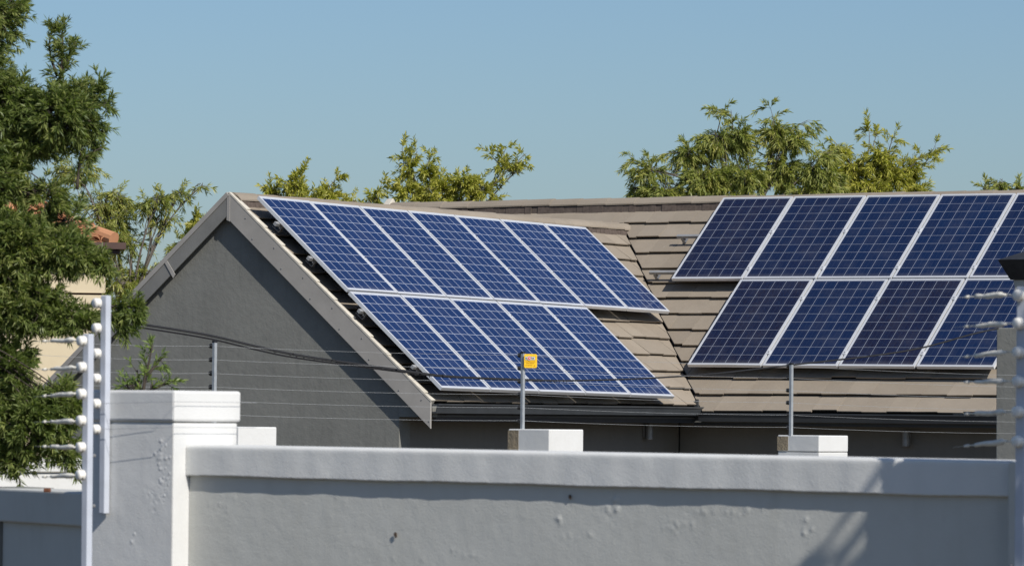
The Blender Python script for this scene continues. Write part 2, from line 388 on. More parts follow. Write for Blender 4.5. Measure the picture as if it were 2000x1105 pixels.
# barge boards on the gable
def rake(sgn, u0, du, w0, w1, v1, mat, name, parent, vstart=0.0):
    """strip that follows the rake: w0..w1 measured vertically below the tile plane"""
    va, vb = VR + sgn * vstart, VR + sgn * v1
    mb = MB(); mb.prism([H(u0, va, zA(va) - w0), H(u0, vb, zA(vb) - w0), H(u0, vb, zA(vb) - w1), H(u0, va, zA(va) - w1)], UD * du)
    return mb.build(name, mat, parent, bevel=.004)
VEND = VE - VR + .02
for sg in (1, -1):
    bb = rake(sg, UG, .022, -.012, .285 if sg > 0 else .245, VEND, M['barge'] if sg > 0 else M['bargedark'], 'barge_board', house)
    if sg > 0:
        bb['label'] = 'sunlit barge board on the right slope of the gable'
        rake(1, UG - .004, .004, -.012, .29, .012 + .02, M['barge'], 'cover_strip', bb, -.012)
        for k in range(7):
            for w_ in (.07, .22):
                v_ = VR + .25 + k * .4 + (.1 if w_ > .2 else 0)
                nails = MB(); nails.lathe(H(UG, v_, zA(v_) - w_), -UD, [(0, .008), (.004, .008), (.006, .003)], 8)
                nails.build('nail', M['dullsteel'], bb)
        vg = MB(); k = 0
        s = 0.0
        while s < slA:
            s1 = min(slA + .02, s + .318); j = rng.normal(0, .006)
            P = lambda ss, uu, hh: H(uu, VR, zA(VR)) + dA * ss + nA * hh
            vg.hexa([P(s, UG - .003, .010), P(s, UG + .07 , -.03), P(s1, UG + .07 + j, -.03), P(s1, UG - .003, .010)][::1],
                    [P(s, UG - .003, .026), P(s, UG + .07, .022), P(s1, UG + .07 + j, .038), P(s1, UG - .003, .032)])
            s = s1
        vg.build('verge', M['verge'], house)
    else:
        bb['label'] = 'grey barge board on the left slope of the gable, with a joint strip'
        vq = VR - .86
        st = MB(); st.prism([H(UG - .008, vq - .03, zA(vq - .03) + .01), H(UG - .008, vq, zA(vq) + .01), H(UG - .008, vq + .14, zA(vq) - .24 + .06), H(UG - .008, vq + .11, zA(vq) - .24 + .02)], UD * .007)
        st.build('cover_strip', M['barge'], bb)
        vg = MB(); P = lambda ss, uu, hh: H(uu, VR, zA(VR)) + dA2 * ss + nA2 * hh
        vg.hexa([P(0, UG - .012, -.03), P(0, UG + .06, -.03), P(slA, UG + .06, -.03), P(slA, UG - .012, -.03)], [P(0, UG - .012, .022), P(0, UG + .06, .022), P(slA, UG + .06, .026), P(slA, UG - .012, .026)])
        vg.build('verge', M['barge'], house)
# main roof end board (pale), just proud of the wing ridge
b = MB(); b.prism([H(UR, VL - .06, zB(UR) + .10), H(UE, VL - .06, zB(UE) + .04), H(UE, VL - .06, zB(UE) - .24), H(UR, VL - .06, zB(UR) - .22), H(2 * UR - UE, VL - .06, zB(UE) - .24), H(2 * UR - UE, VL - .06, zB(UE) + .04)], VD * .10)
b.build('barge_board', M['verge'], house, bevel=.006)
# gutters and fascias
def gutter(o, a, out, L, name='gutter'):
    mb = MB(); pr = [(0, .0), (.012, .0), (.012, -.085), (.095, -.085), (.118, .005), (.135, .005), (.135, -.012), (.125, -.012), (.105, -.10), (0, -.10)]
    mb.prism([o + out * p + ZD * q for p, q in pr], a * L); return mb.build(name, M['charcoal'], house)
gutter(H(UG + .03, VE - .03, zA(VE) - .03), UD, VD, ub - UG - .02)
gutter(H(UE + .03, VE + .10, zB(UE) - .03), VD, -UD, VRT - VE - .1)
b = MB(); b.box(H(UG + .19, VE - .065, zA(VE) - .22), UD * (ub - UG - .2), VD * .03, ZD * .17); b.build('fascia', M['charcoal'], house)
b = MB(); b.box(H(UE + .035, VE - .03, zB(UE) - .175), VD * (VRT - VE), UD * .03, ZD * .115); b.build('fascia', M['charcoal'], house)
b = MB(); b.box(H(ub - .05, VE - .02, zA(VE) - .03), UD * .03, VD * .04, ZD * .10); b.build('gutter_stop', M['charcoal'], house)
# wall lamps under the eaves
for px, py, uu in ((1257, 842, None), (1775, 856, 1)):
    Y = 54.0 if uu is None else 51.5
    for _ in range(6):
        p = at(px, py, Y); du = np.dot(p, VD) - (VW - .05) if uu is None else np.dot(p, UD) - (UE + .52)
        Y += (du * 1.5 if uu is None else -du)
    nrm = VD if uu is None else -UD; sd = UD if uu is None else VD
    wl = thing('wall_lamp', 'small tubular wall lamp in the shade under the wing eave' if uu is None else 'small tubular wall lamp in the shade under the main roof eave', 'lamp', p, 'wall lamps under the eaves')
    mb = MB(); mb.box(p - sd * .03 - ZD * .07 , sd * .06, nrm * .03, ZD * .14); mb.build('back_plate', M['dullsteel'], wl, bevel=.005)
    mb = MB(); mb.lathe(p + nrm * .08 - ZD * .10, ZD, [(0, .03), (.01, .045), (.19, .045), (.2, .03)], 14); mb.build('shade', M['dullsteel'], wl, smooth=False)

# ------------------------------------------------------------------ solar panels
def pt_axes(d1, d2, eps): return d1 * math.cos(eps) + d2 * math.sin(eps), d2 * math.cos(eps) - d1 * math.sin(eps)
a1, a2 = pt_axes(UD, dA, .01598); b1, b2 = pt_axes(VD, dB, .0078)
OA = np.array([-2.89487, 51.51859, 2.45703 + ZC]); KB = 1.026; OB = np.array([2.63496 * KB, 57.0276 * KB, 2.75314 * KB + ZC])
def panel_meshes(cm, PW, PH):
    fr = MB(); w_ = .026; t = .040
    def bar(x0, y0, x1, y1): fr.box((x0, y0, -t), (x1 - x0, 0, 0), (0, y1 - y0, 0), (0, 0, t))
    bar(0, 0, PW, w_); bar(0, PH - w_, PW, PH); bar(0, w_, w_, PH - w_); bar(PW - w_, w_, PW, PH - w_)
    gl = MB(); gl.box((w_, w_, -.012), (PW - 2 * w_, 0, 0), (0, PH - 2 * w_, 0), (0, 0, .009))
    fm = fr.mesh('frame'); fm.materials.append(M['alu']); gm = gl.mesh('cells'); gm.materials.append(cm)
    jb = MB(); jb.box((.42, PH - .22, -.034), (.15, 0, 0), (0, .1, 0), (0, 0, .02)); jm = jb.mesh('junction_box'); jm.materials.append(M['black'])
    return fm, gm, jm
def place_panel(meshes, o, e1, e2, label, group, PH):
    # local x along the row, y up the slope, z out of the roof
    n = np.cross(e1, -e2)
    root = thing('solar_panel', label, 'solar panel', (0, 0, 0), group)
    lo = o + e2 * PH + n * rng.normal(0, .0015) + e1 * rng.normal(0, .0012)
    mm = Matrix.Identity(4)
    for k in range(3):
        mm[k][0], mm[k][1], mm[k][2], mm[k][3] = e1[k], -e2[k], n[k], lo[k]
    root.matrix_world = mm
    for nm, me in zip(('frame', 'cells', 'junction_box'), meshes):
        c = bpy.data.objects.new(nm, me); col.objects.link(c); c.parent = root
    return root
ORD = ['first', 'second', 'third', 'fourth', 'fifth', 'sixth', 'seventh']
mA, mB = panel_meshes(M['cellA'], PW, PH), panel_meshes(M['cellB'], PWB, PHB)
pitA, rowA, pitB, rowB = 1.01275, 1.6795, 1.01916 * KB, 1.6755 * KB
for r_, cnt in ((0, 7), (1, 5)):
    for i in range(cnt):
        nm = 'upper' if r_ == 0 else 'lower'
        lab = f'bright blue solar panel on the wing roof, {nm} row, {ORD[i]} from the gable'
        place_panel(mA, OA + a1 * (i * pitA + .010) + a2 * (r_ * rowA + .008), a1, a2, lab, 'solar panels on the wing roof', PH)
for r_, cnt in ((0, 5), (1, 4)):
    for i in range(cnt):
        nm = 'upper' if r_ == 0 else 'lower'
        lab = f'navy solar panel on the main roof, {nm} row, {ORD[i]} from the valley'
        place_panel(mB, OB + b1 * (i * pitB + .012 + r_ * .98972 * KB) + b2 * (r_ * rowB + .008), b1, b2, lab, 'solar panels on the main roof', PHB)
# mounting rails, with clamps between the panels and hooks down to the tiles
def rail(o, e1, e2, s, x0, x1, clamps, label, group, hooks):
    n = np.cross(e1, -e2); base = o + e2 * s
    root = thing('mounting_rail', label, 'rail', base + e1 * x0 - n * .06, group)
    mb = MB(); mb.box(base + e1 * x0 - e2 * .02 - n * .082, e1 * (x1 - x0), e2 * .04, n * .038); mb.build('bar', M['rail'], root)
    for c in clamps:
        mb = MB(); q = base + e1 * c
        mb.box(q - e1 * .012 - e2 * .03 - n * .04, e1 * .024, e2 * .06, n * .0435); mb.box(q - e1 * .024 - e2 * .03 + n * .0015, e1 * .048, e2 * .06, n * .004)
        mb.build('clamp', M['alu'], root)
        mb = MB(); mb.lathe(q + n * .0055, n, [(0, .009), (.007, .009), (.008, .004)], 8); mb.build('bolt', M['dullsteel'], root)
    for c in hooks:
        mb = MB(); q = base + e1 * c
        mb.box(q - e1 * .018 + e2 * .021 - n * .16, e1 * .036, e2 * .007, n * .12); mb.box(q - e1 * .018 + e2 * .028 - n * .155, e1 * .036, -e2 * .12, -n * .006)
        mb.lathe(q - e1 * .03 + e2 * .01 - n * .105, e1, [(0, .012), (.06, .012)], 8)
        mb.build('roof_hook', M['dullsteel'], root)
GA, GB = 'mounting rails under the wing panels', 'mounting rails under the main roof panels'
for k, (s, cnt, lab) in enumerate(((.26 * PH, 7, 'aluminium rail under the upper wing panels, nearer the ridge'), (.63 * PH, 7, 'aluminium rail under the upper wing panels, nearer their lower edge'),
                          (rowA + .17 * PH, 5, 'aluminium rail under the lower wing panels, nearer their top edge'), (rowA + .75 * PH, 5, 'aluminium rail under the lower wing panels, nearest the gutter'))):
    rail(OA, a1, a2, s, -.05, cnt * pitA + .04, [i * pitA for i in range(1, cnt)], lab, GA, [.10] + [.7 + 1.3 * i for i in range(int(cnt / 1.3))])
for k, (s, off, cnt, lab) in enumerate(((.44 * PHB, 0, 5, 'aluminium rail end sticking out beside the upper main roof panels, nearer the ridge'), (.885 * PHB, 0, 5, 'aluminium rail end sticking out at the lower edge of the upper main roof panels'),
                          (rowB + .23 * PHB, .98972 * KB, 4, 'aluminium rail under the upper part of the lower main roof panels'), (rowB + .86 * PHB, .98972 * KB, 4, 'aluminium rail under the lower part of the lower main roof panels'))):
    ext = (.36, .42, .04, .04)[k]
    rail(OB, b1, b2, s, off - ext, off + cnt * pitB + .05, [off + i * pitB for i in range(1, cnt)], lab, GB, [off - ext + .08] + [off + .6 + 1.2 * i for i in range(int(cnt / 1.3))])

# ------------------------------------------------------------------ near boundary wall
D2 = np.array([.79, -.6131, 0.0]); D1 = np.array([.6131, .79, 0.0]); N2 = -D1     # N2: outward normal of the grey face
C0 = at(340, 800, 17.8); C0[2] = 0
def xy_on(p0, d, px):
    """point p0 + d*s seen in photo column px"""
    s = 0.0
    for _ in range(12):
        p = p0 + d * s; f = lambda q: 1000 + FPX * np.dot(q - [0, 0, ZC], _R) / np.dot(q - [0, 0, ZC], _F)
        q0 = np.array([p[0], p[1], ZC]); q1 = q0 + d * .01
        s += (px - f(q0)) / ((f(q1) - f(q0)) / .01)
    return s
sR = xy_on(C0, D1, 464); wL = xy_on(C0, -D2, 172); sW = xy_on(C0, D1, 371)
ztop = at(340, 762, 17.8)[2]; zcapb = at(340, 825, 17.8)[2]
def lumps_fn(seed, amp, spots=()):
    r = np.random.default_rng(seed); K = [(r.uniform(1, 3.5), r.uniform(0, 7), r.uniform(0, 7), r.uniform(2, 6)) for _ in range(7)]
    def f(A, B):
        h = A * 0
        for k, p, q, k2 in K: h = h + np.sin(A * k * 2.3 + p) * np.sin(B * k2 * 2 + q)
        h = h * amp / 7
        for (a, b, s, hh) in spots: h = h + hh * np.exp(-((A - a) ** 2 + (B - b) ** 2) / (2 * s * s))
        return h
    return f
pil = thing('corner_pillar', 'large white square pillar with a thick cap at the left end of the grey wall', 'pillar', C0)
b = MB(); b.hexa([C0 - D2 * wL, C0, C0 + D1 * sR, C0 - D2 * wL + D1 * sR], [p + ZD * zcapb for p in (C0 - D2 * wL, C0, C0 + D1 * sR, C0 - D2 * wL + D1 * sR)])
rs = np.random.default_rng(3); zb = zcapb - .62
def px2(a_px, y_px): # (along left face, up) in metres for a photo pixel
    s = xy_on(C0, -D2, a_px); p = C0 - D2 * s; return (wL - s, at(a_px, y_px, p[1])[2] - zb)
spots = []
for _ in range(60):
    cx, cy = ((318, 885), (322, 945), (300, 960), (255, 1060))[rs.choice(4, p=[.3, .42, .2, .08])]
    a_, b_ = px2(min(cx + rs.normal(0, 9), 332), cy + rs.normal(0, 14)); spots.append((a_, b_, rs.uniform(.003, .006), rs.uniform(.0005, .0022)))
b.grid(C0 - D2 * (wL - .004) + ZD * zb + N2 * .001, D2 * (wL - .008), ZD * .612, 100, 150, lambda A, B: .0015 + np.abs(lumps_fn(5, .004, spots)(A, B)), N2)
b.build('shaft', M['white'], pil, bevel=.006)
b = MB(); q = .010
c_ = [C0 - D2 * (wL + q) + N2 * q, C0 + D2 * q + N2 * q, C0 + D1 * (sR + q) + D2 * q, C0 - D2 * (wL + q) + D1 * (sR + q)]
b.hexa([p + ZD * (zcapb + .004) for p in c_], [p + ZD * ztop for p in c_]); b.build('cap', M['white'], pil, bevel=.010)

W0 = C0 + D1 * sW + D2 * .002
Lw = xy_on(W0, D2, 1981)
zt0 = at(371, 868, W0[1])[2]; pe = W0 + D2 * Lw; zt1 = at(1981, 899, pe[1])[2]
zc0 = at(371, 928, W0[1])[2]; zc1 = at(1981, 970, pe[1])[2]
wall = thing('boundary_wall', 'long pale grey rendered wall with a raised cope in the foreground', 'wall', W0 + D2 * Lw / 2)
TH = .23
b = MB(); zlow = min(zc0, zc1) - .42
def px3(x_, y_):
    s = xy_on(W0, D2, x_); p = W0 + D2 * s; return (s, at(x_, y_, p[1])[2] - zlow)
spots = []
for (x_, y_, n_, sx, sy, hh) in ((1196, 985, 26, 9, 16, .006), (1095, 1012, 6, 5, 5, .007), (1325, 1022, 24, 22, 12, .004), (1440, 1000, 14, 20, 5, .004), (1135, 1045, 10, 14, 5, .003), (1370, 1000, 4, 7, 4, .004),
                                 (640, 990, 16, 20, 22, .002), (440, 990, 12, 18, 12, .003), (680, 1060, 12, 20, 14, .002), (820, 1085, 14, 90, 10, .003), (1500, 990, 10, 12, 10, .003), (560, 1030, 10, 40, 30, .002), (1575, 1040, 5, 4, 9, .006)):
    for _ in range(n_):
        a_, b_ = px3(x_ + rs.normal(0, sx), y_ + rs.normal(0, sy)); spots.append((a_, b_, rs.uniform(.003, .0065), rs.uniform(.15, .55) * hh * rs.choice([1, 1, -.4])))
b.grid(W0 + ZD * zlow, D2 * Lw, ZD * (min(zc0, zc1) - zlow + .03), 560, 70, lumps_fn(11, .0022, spots), N2)
b.box(W0 - N2 * .02, D2 * Lw, -N2 * (TH - .02), ZD * (min(zc0, zc1) + .03)); b.box(W0 - N2 * .004, D2 * Lw, -N2 * .016, ZD * zlow)
b.build('panel', M['wallpaint'], wall, smooth=True)
b = MB(); n_ = 300; ov = .024; sec = []
ck = np.random.default_rng(21); ph = ck.uniform(0, 7, 8)
for i in range(n_ + 1):
    f = i / n_; s = f * Lw; zt = zt0 + (zt1 - zt0) * f; zb_ = zc0 + (zc1 - zc0) * f
    wv = .0006 * math.sin(s * 7 + ph[0]) + .0008 * math.sin(s * 17 + ph[1]) + .0006 * math.sin(s * 41 + ph[2]); wz = .0012 * math.sin(s * 5 + ph[3]) + .0008 * math.sin(s * 13 + ph[4]) + ck.normal(0, .0005)
    p = W0 + D2 * s; e = ov + wv
    ring = [(e - .003, zb_ + wz), (e, zb_ + .004 + wz), (e, zb_ + .012), (e, zt - .024), (e, zt - .014), (e - .0011, zt - .0086), (e - .0041, zt - .0041), (e - .0086, zt - .0011), (e - .014, zt), (e - .024, zt), (-TH - .024, zt), (-TH - .024, zb_), (-.03, zb_ + .002)]
    sec.append([p + N2 * a_ + ZD * z_ for a_, z_ in ring])
k = len(sec[0]); vs = [q for r_ in sec for q in r_]
b.add(vs, [(i * k + j, i * k + (j + 1) % k, (i + 1) * k + (j + 1) % k, (i + 1) * k + j) for i in range(n_) for j in range(k)] + [tuple(range(k)), tuple(range(n_ * k, n_ * k + k))[::-1]])
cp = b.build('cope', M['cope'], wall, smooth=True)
es = cp.modifiers.new('split', 'EDGE_SPLIT'); es.split_angle = math.radians(30)
# two rusty marks on the panel
b = MB()
for (x_, y_, r_) in ((777, 1043, .011), (1117, 969, .009)):
    a_, b_ = px3(x_, y_); p = W0 + D2 * a_ + ZD * (zlow + b_) + N2 * .005
    b.prism([p + D2 * (r_ * math.cos(t) * rs.uniform(.5, .9)) + ZD * (r_ * math.sin(t) * rs.uniform(.7, 1.3)) for t in np.linspace(0, 2 * math.pi, 9)[:-1]], N2 * .003)
b.build('rust_mark', M['mud'], wall)

# right end pillar of the wall (only its left face shows at the picture edge)
rp = thing('end_pillar', 'pale grey pillar at the right end of the foreground wall, cut by the picture edge', 'pillar', pe)
b = MB(); o = pe + D2 * .003 - N2 * .10; b.box(o, D2 * .40, N2 * .145, ZD * (zt1 - .004)); b.build('shaft', M['wallpaint'], rp, bevel=.006)

# ------------------------------------------------------------------ low shaded wall at the left edge
DL = np.array([.50, -.866, 0]); NL = np.array([-.866, -.50, 0])
L1 = at(196, 962, 18.45); zt = L1[2]; L1[2] = 0
Ll = xy_on(L1, -DL, 8)
lw = thing('low_wall', 'low grey wall with a cope in the shade beside the white pillar', 'wall', L1)
zcb = at(150, 1028, 18.5)[2]
b = MB(); b.box(L1 - DL * Ll - NL * .2, DL * Ll, NL * .2, ZD * (zcb + .01)); b.build('panel', M['wallpaint'], lw, bevel=.004)
b = MB(); b.box(L1 - DL * (Ll - .002) - NL * .225 + ZD * zcb, DL * (Ll - .004), NL * .25, ZD * (zt - zcb)); b.build('cope', M['wallpaint'], lw, bevel=.008)
lp = thing('gate_post', 'dark grey post at the left picture edge beside the low wall', 'post', L1 - DL * (Ll + .1))
b = MB(); b.box(L1 - DL * (Ll + .30) - NL * .24, DL * .298, NL * .26, ZD * (zt + .003)); b.build('shaft', M['gable'], lp, bevel=.006)
q = at(92, 957, 18.75); br = MB()
br.prism([q + np.array(p) for p in ((-.016, 0, -.008), (.012, -.01, -.008), (.016, .012, -.008), (-.01, .02, -.008))], ZD * .017)
tag(br.build('brick_chip', M['brick'], None, bevel=.004), 'small chip of red brick lying on top of the low wall', 'brick')
# ------------------------------------------------------------------ white garden wall behind the tree
ww = thing('garden_wall', 'bright white sunlit wall behind the lower branches of the tree', 'wall', at(60, 930, 27.5) * [1, 1, 0])
p0 = at(-160, 930, 27.0); p1 = at(330, 930, 28.2); p0[2] = p1[2] = 0; zt = at(90, 922, 27.8)[2]
dd = (p1 - p0) / np.linalg.norm(p1 - p0); nn = np.array([dd[1], -dd[0], 0])
b = MB(); b.box(p0, p1 - p0, -nn * .2, ZD * zt); b.build('panel', M['white'], ww)
b = MB(); b.box(p0 + nn * .02 + ZD * (zt + .004), p1 - p0, -nn * .24, ZD * .09); b.build('cope', M['white'], ww, bevel=.008)

# ------------------------------------------------------------------ electric fence brackets on the near wall
def insulator(p, ax, sc_=1.0):
    mb = MB(); mb.lathe(p, ax, [(0, .012 * sc_), (.002, .021 * sc_), (.011 * sc_, .024 * sc_), (.014 * sc_, .015 * sc_), (.019 * sc_, .015 * sc_), (.022 * sc_, .023 * sc_), (.031 * sc_, .021 * sc_), (.034 * sc_, .010 * sc_)], 18); return mb
def bracket(px, ytop, ybot, Y, ys, iy_off, label, sleeves, tw=.030):
    top = at(px, ytop, Y); bot = at(px - (ybot - ytop) * .009, ybot, Y); root = thing('fence_bracket', label, 'fence post', bot, 'white electric fence brackets on the walls')
    ex, ey = D2 * tw, D1 * tw
    mb = MB(); o = np.array([bot[0], bot[1], bot[2]]); o2 = top
    base = [-ex / 2 - ey / 2, ex / 2 - ey / 2, ex / 2 + ey / 2, -ex / 2 + ey / 2]
    mb.hexa([o + k for k in base], [o2 + k for k in base]); mb.build('tube', M['whitetube'], root, bevel=.003)
    bl = MB()
    for yy in (ytop + (ybot - ytop) * .735, ytop + (ybot - ytop) * .965):
        p = at(px - 9 - (yy - ytop) * .009, yy, Y); bl.lathe(p - D1 * .03, -D1, [(0, .007), (.012, .007), (.014, .003)], 8)
    bl.build('bolt', M['dullsteel'], root)
    for y_ in ys:
        p = at(px + iy_off - (y_ - ytop) * .009, y_, Y)
        insulator(p - D1 * .012 + D2 * .012, -(D2 * .25 + D1 * .97), .88).build('insulator', M['porcelain'], root, smooth=True)
        if sleeves:
            x0, x1 = sleeves; dd = (at(x1, y_, Y) - at(x0, y_, Y + .25))
            a_ = at(x1, y_ + rs.normal(0, 1), Y); e_ = at(x0, y_ + 3 + rs.normal(0, 2), Y + .12)
            mb = MB(); n_ = 14; pts = [a_ + (e_ - a_) * t + ZD * (.0012 * math.sin(9 * t + y_)) for t in np.linspace(0, 1, n_)]
            mb.tube(pts, [(.0045 if t < .15 else .0115 - .0055 * t + rs.normal(0, .0008)) for t in np.linspace(0, 1, n_)], 8)
            mb.tube([p - D1 * .03, a_], .0022, 6); mb.tube([e_, e_ + (e_ - a_) * .25], .002, 6)
            k_ = e_ + (e_ - a_) * .22; mb.tube([k_, k_ + (e_ - a_) * .14], [.006, .003], 6)
            mb.tube([k_, k_ + (e_ - a_) * .5], .0005, 5)
            mb.build('line_sleeve', M['sleeve'], root, smooth=True)
bracket(173, 652, 1300, 17.0, (666, 717, 769, 821, 873, 927), -7, 'white fence bracket with six insulators beside the low wall, left of the pillar', (100, 148))
sB = xy_on(C0, -D2, 207); YB = (C0 - D2 * sB)[1] - .030
bracket(207, 577, 1002, YB, (592, 641, 690, 739, 788, 838), -12, 'white fence bracket bolted to the left face of the large white pillar', None, .030)
bracket(2000, 560, 1300, 15.35, (577, 632, 688, 745, 804, 862), -6, 'white fence bracket with six insulators at the right picture edge', (1905, 1966), .036)
for y_, lab in ((788, 'upper of the two thin wires turning round the cap of the large white pillar'), (838, 'lower of the two thin wires turning round the large white pillar, just under its cap')):
    b = MB(); p = at(195, y_, YB) - D1 * .02; q = C0 * [1, 1, 0] - D1 * .045 + D2 * .03 + ZD * (at(340, y_ - 4, 17.75)[2])
    b.tube([p, q, q + D1 * .5], .0010, 5)
    tag(b.build('corner_wire', M['wire']), lab, 'wire', 'wires round the corner pillar')

# ------------------------------------------------------------------ far wall, its pillars, posts and wires
DF = np.array([.66, .7513, 0]); NF = np.array([.7513, -.66, 0])
P0 = at(418, 668, 32.3)
fw = thing('fence_wall', 'low rendered wall between the small white topped pillars, behind the foreground wall', 'wall', P0 * [1, 1, 0])
zf = at(1020, 905, 34.8)[2]; base0 = P0 * [1, 1, 0]
b = MB(); b.box(base0 - DF * 1.2 - NF * .1, DF * 11.5, NF * .2, ZD * zf); b.build('panel', M['wallpaint'], fw)
DE = np.array([DF[1], -DF[0], 0])   # across the wall
def far_pillar(xc, xl, xr, ytop, ybot, label):
    off0 = base0 + DE * .30; s = xy_on(off0, DF, xc); pc = off0 + DF * s            # the corner nearest the camera
    # corner lies on the near face: slide toward the camera along -DF side
    corner = pc.copy(); wl = xy_on(corner, -DE, xl); wr = xy_on(corner, DF, xr)
    zt = at(xc, ytop, corner[1])[2]
    root = thing('fence_pillar', label, 'pillar', corner * [1, 1, 0], 'small pillars of the fence wall')
    sh = (corner - DE * wl, corner, corner + DF * wr, corner - DE * wl + DF * wr)
    b = MB(); zc_ = at(xc, ybot, corner[1])[2]
    b.hexa([p * [1, 1, 0] + ZD * (zc_ + .004) for p in sh], [p * [1, 1, 0] + ZD * zt for p in sh]); b.build('cap', M['white'], root, bevel=.008)
    i = .003; s2 = (sh[0] + DE * i + DF * i, sh[1] - DE * i + DF * i, sh[2] - DE * i - DF * i, sh[3] + DE * i - DF * i)
    b = MB(); b.hexa([p * [1, 1, 0] for p in s2], [p * [1, 1, 0] + ZD * zc_ for p in s2]); b.build('shaft', M['white'], root, bevel=.004)
    # strip of bare plaster where the neighbour's side was never painted
    b = MB(); o = corner - DE * wl - DF * .0025; b.box(o * [1, 1, 0] + ZD * (zc_ + .012) - DE * .002, DE * (wl * .26), DF * .002, ZD * (zt - zc_ - .022)); b.build('bare_strip', M['brownplaster'], root)
    return corner, wl, wr, zt
far_pillar(466, 392, 541, 833, 884, 'small white fence pillar half hidden behind the large corner pillar')
far_pillar(1073, 993, 1140, 838, 888, 'small white fence pillar under the post with the yellow sign')
far_pillar(1600, 1519, 1657, 850, 883, 'small white fence pillar right of the yellow sign, in front of the main roof')
wire_pts = {}
def fpost(px, ytop, ybot, ys, label):
    s = xy_on(base0, DF, px); pc = base0 + DF * s; Y = pc[1]
    root = thing('fence_post', label, 'fence post', at(px, ybot, Y), 'galvanised electric fence posts')
    t = .025; zt, zb = at(px, ytop, Y)[2], at(px, ybot + 14, Y)[2]
    b = MB(); b.box(np.array([pc[0], pc[1], zb]) - DF * t / 2 - DE * t / 2, DF * t, DE * t, ZD * (zt - zb)); b.build('tube', M['steel'], root, bevel=.002)
    b = MB(); b.box(np.array([pc[0], pc[1], zt + .001]) - DF * t * .6 - DE * t * .6, DF * t * 1.2, DE * t * 1.2, ZD * .014); b.build('end_cap', M['black'], root, bevel=.003)
    pts = []
    for y_ in ys:
        z_ = at(px, y_, Y)[2]; p = np.array([pc[0], pc[1], z_]) - DE * (t / 2 + .001)
        mb = MB(); mb.lathe(p, -DE, [(0, .011), (.006, .011), (.008, .017), (.014, .018), (.017, .011), (.021, .011), (.024, .018), (.031, .016), (.034, .006)], 12); mb.build('insulator', M['black'], root, smooth=True)
        pts.append(p - DE * .019)
    return root, pts, pc, Y
_, w0, _, _ = fpost(418, 669, 833, [675.5 + 26.6 * i for i in range(6)], 'galvanised fence post in front of the dark gable')
sp, w1, pcm, Ym = fpost(1020.5, 690, 838, [693.5 + 25.5 * i for i in range(6)], 'galvanised fence post carrying the yellow sign')
_, w2, _, _ = fpost(1545, 712, 850, [714 + 24.0 * i for i in range(6)], 'galvanised fence post in front of the main roof tiles')
ORDW = ['topmost', 'second', 'third', 'fourth', 'fifth', 'lowest']
for i in range(6):
    a_, b_, c_ = w0[i], w1[i], w2[i]
    st = a_ - (b_ - a_) * .52; en = c_ + (c_ - b_) * 1.12
    pts = []
    for p, q in ((st, a_), (a_, b_), (b_, c_), (c_, en)):
        for t in np.linspace(0, 1, 9)[:-1]: pts.append(p + (q - p) * t - ZD * .012 * 4 * t * (1 - t))
    pts.append(en)
    b = MB(); b.tube(pts, .0011, 5)
    tag(b.build('fence_wire', M['wire']), f'{ORDW[i]} of the six thin electric fence wires strung between the posts' if 0 < i < 5 else f'{ORDW[i]} thin electric fence wire of the six strung between the posts', 'wire', 'electric fence wires')
# yellow warning sign hung on the wires beside the middle post
sg = thing('warning_sign', 'small yellow electric fence warning sign with a red emblem beside the middle post', 'sign', at(1036, 705, Ym))
SX = np.array([.985, .17, 0]); SN = np.array([.17, -.985, 0]); so_ = at(1024.5, 718, Ym - .03)
k = 1 / 255.0
def srect(x0, y0, x1, y1, lvl, nm, mat, rnd=0):
    b = MB(); p = lambda x, y: so_ + SX * (x * k) + ZD * (y * k) + SN * (.0035 + lvl * .0009)
    if rnd:
        pts = []
        for cx, cy, a0 in ((x1 - rnd, y1 - rnd, 0), (x0 + rnd, y1 - rnd, 90), (x0 + rnd, y0 + rnd, 180), (x1 - rnd, y0 + rnd, 270)):
            for t in (0, 30, 60, 90): pts.append(p(cx + rnd * math.cos(math.radians(a0 + t)), cy + rnd * math.sin(math.radians(a0 + t))))
    else: pts = [p(x0, y0), p(x1, y0), p(x1, y1), p(x0, y1)]
    b.prism(pts, -SN * (.0007 if lvl else .0035)); return b.build(nm, mat, sg)
srect(-1, 0, 24.5, 27, 0, 'plate', M['yellow'], 3)
srect(.5, 15.2, 20.5, 22.3, 1, 'band_border', M['signblack'])
srect(1, 15.9, 19.9, 21.6, 2, 'band', M['signwhite'])
b = MB()
for x in (1.6, 3.4, 13.6, 15.4, 17.2): 
    p = so_ + SX * (x * k) + ZD * (16.9 * k) + SN * (.0035 + .0027)
    b.box(p, SX * (1.1 * k), ZD * (3.6 * k), SN * .0006)
b.build('band_letters', M['signblack'], sg)
for r_, mt, lv in ((4.6, 'signblack', 3.2), (4.1, 'signwhite', 4), (3.1, 'signred', 5), (1.0, 'signwhite', 6)):
    b = MB(); c = so_ + SX * (8.8 * k) + ZD * (18.8 * k) + SN * (.0035 + lv * .0009); b.prism([c + SX * (r_ * k * math.cos(t)) + ZD * (r_ * k * math.sin(t)) for t in np.linspace(0, 2 * math.pi, 21)[:-1]], -SN * .0007); b.build('emblem', M[mt], sg)
b = MB()
for y, x0, x1 in ((11.6, 1.5, 21), (8.2, 3, 18), (4.0, 1.5, 15.5)):
    x = x0
    while x < x1:
        w_ = rs.uniform(.7, 1.3); b.box(so_ + SX * (x * k) + ZD * (y * k) + SN * .0044, SX * (w_ * k), ZD * (1.8 * k), SN * .0006); x += w_ + .7
b.prism([so_ + SX * (x * k) + ZD * (y * k) + SN * .0044 for x, y in ((18.6, 5.6), (20.4, 5.6), (19.8, 4.2), (21.2, 4.2), (18.4, 1.6), (19.0, 3.5), (17.8, 3.5))], SN * .0006)
b.build('lettering', M['signtext'], sg)

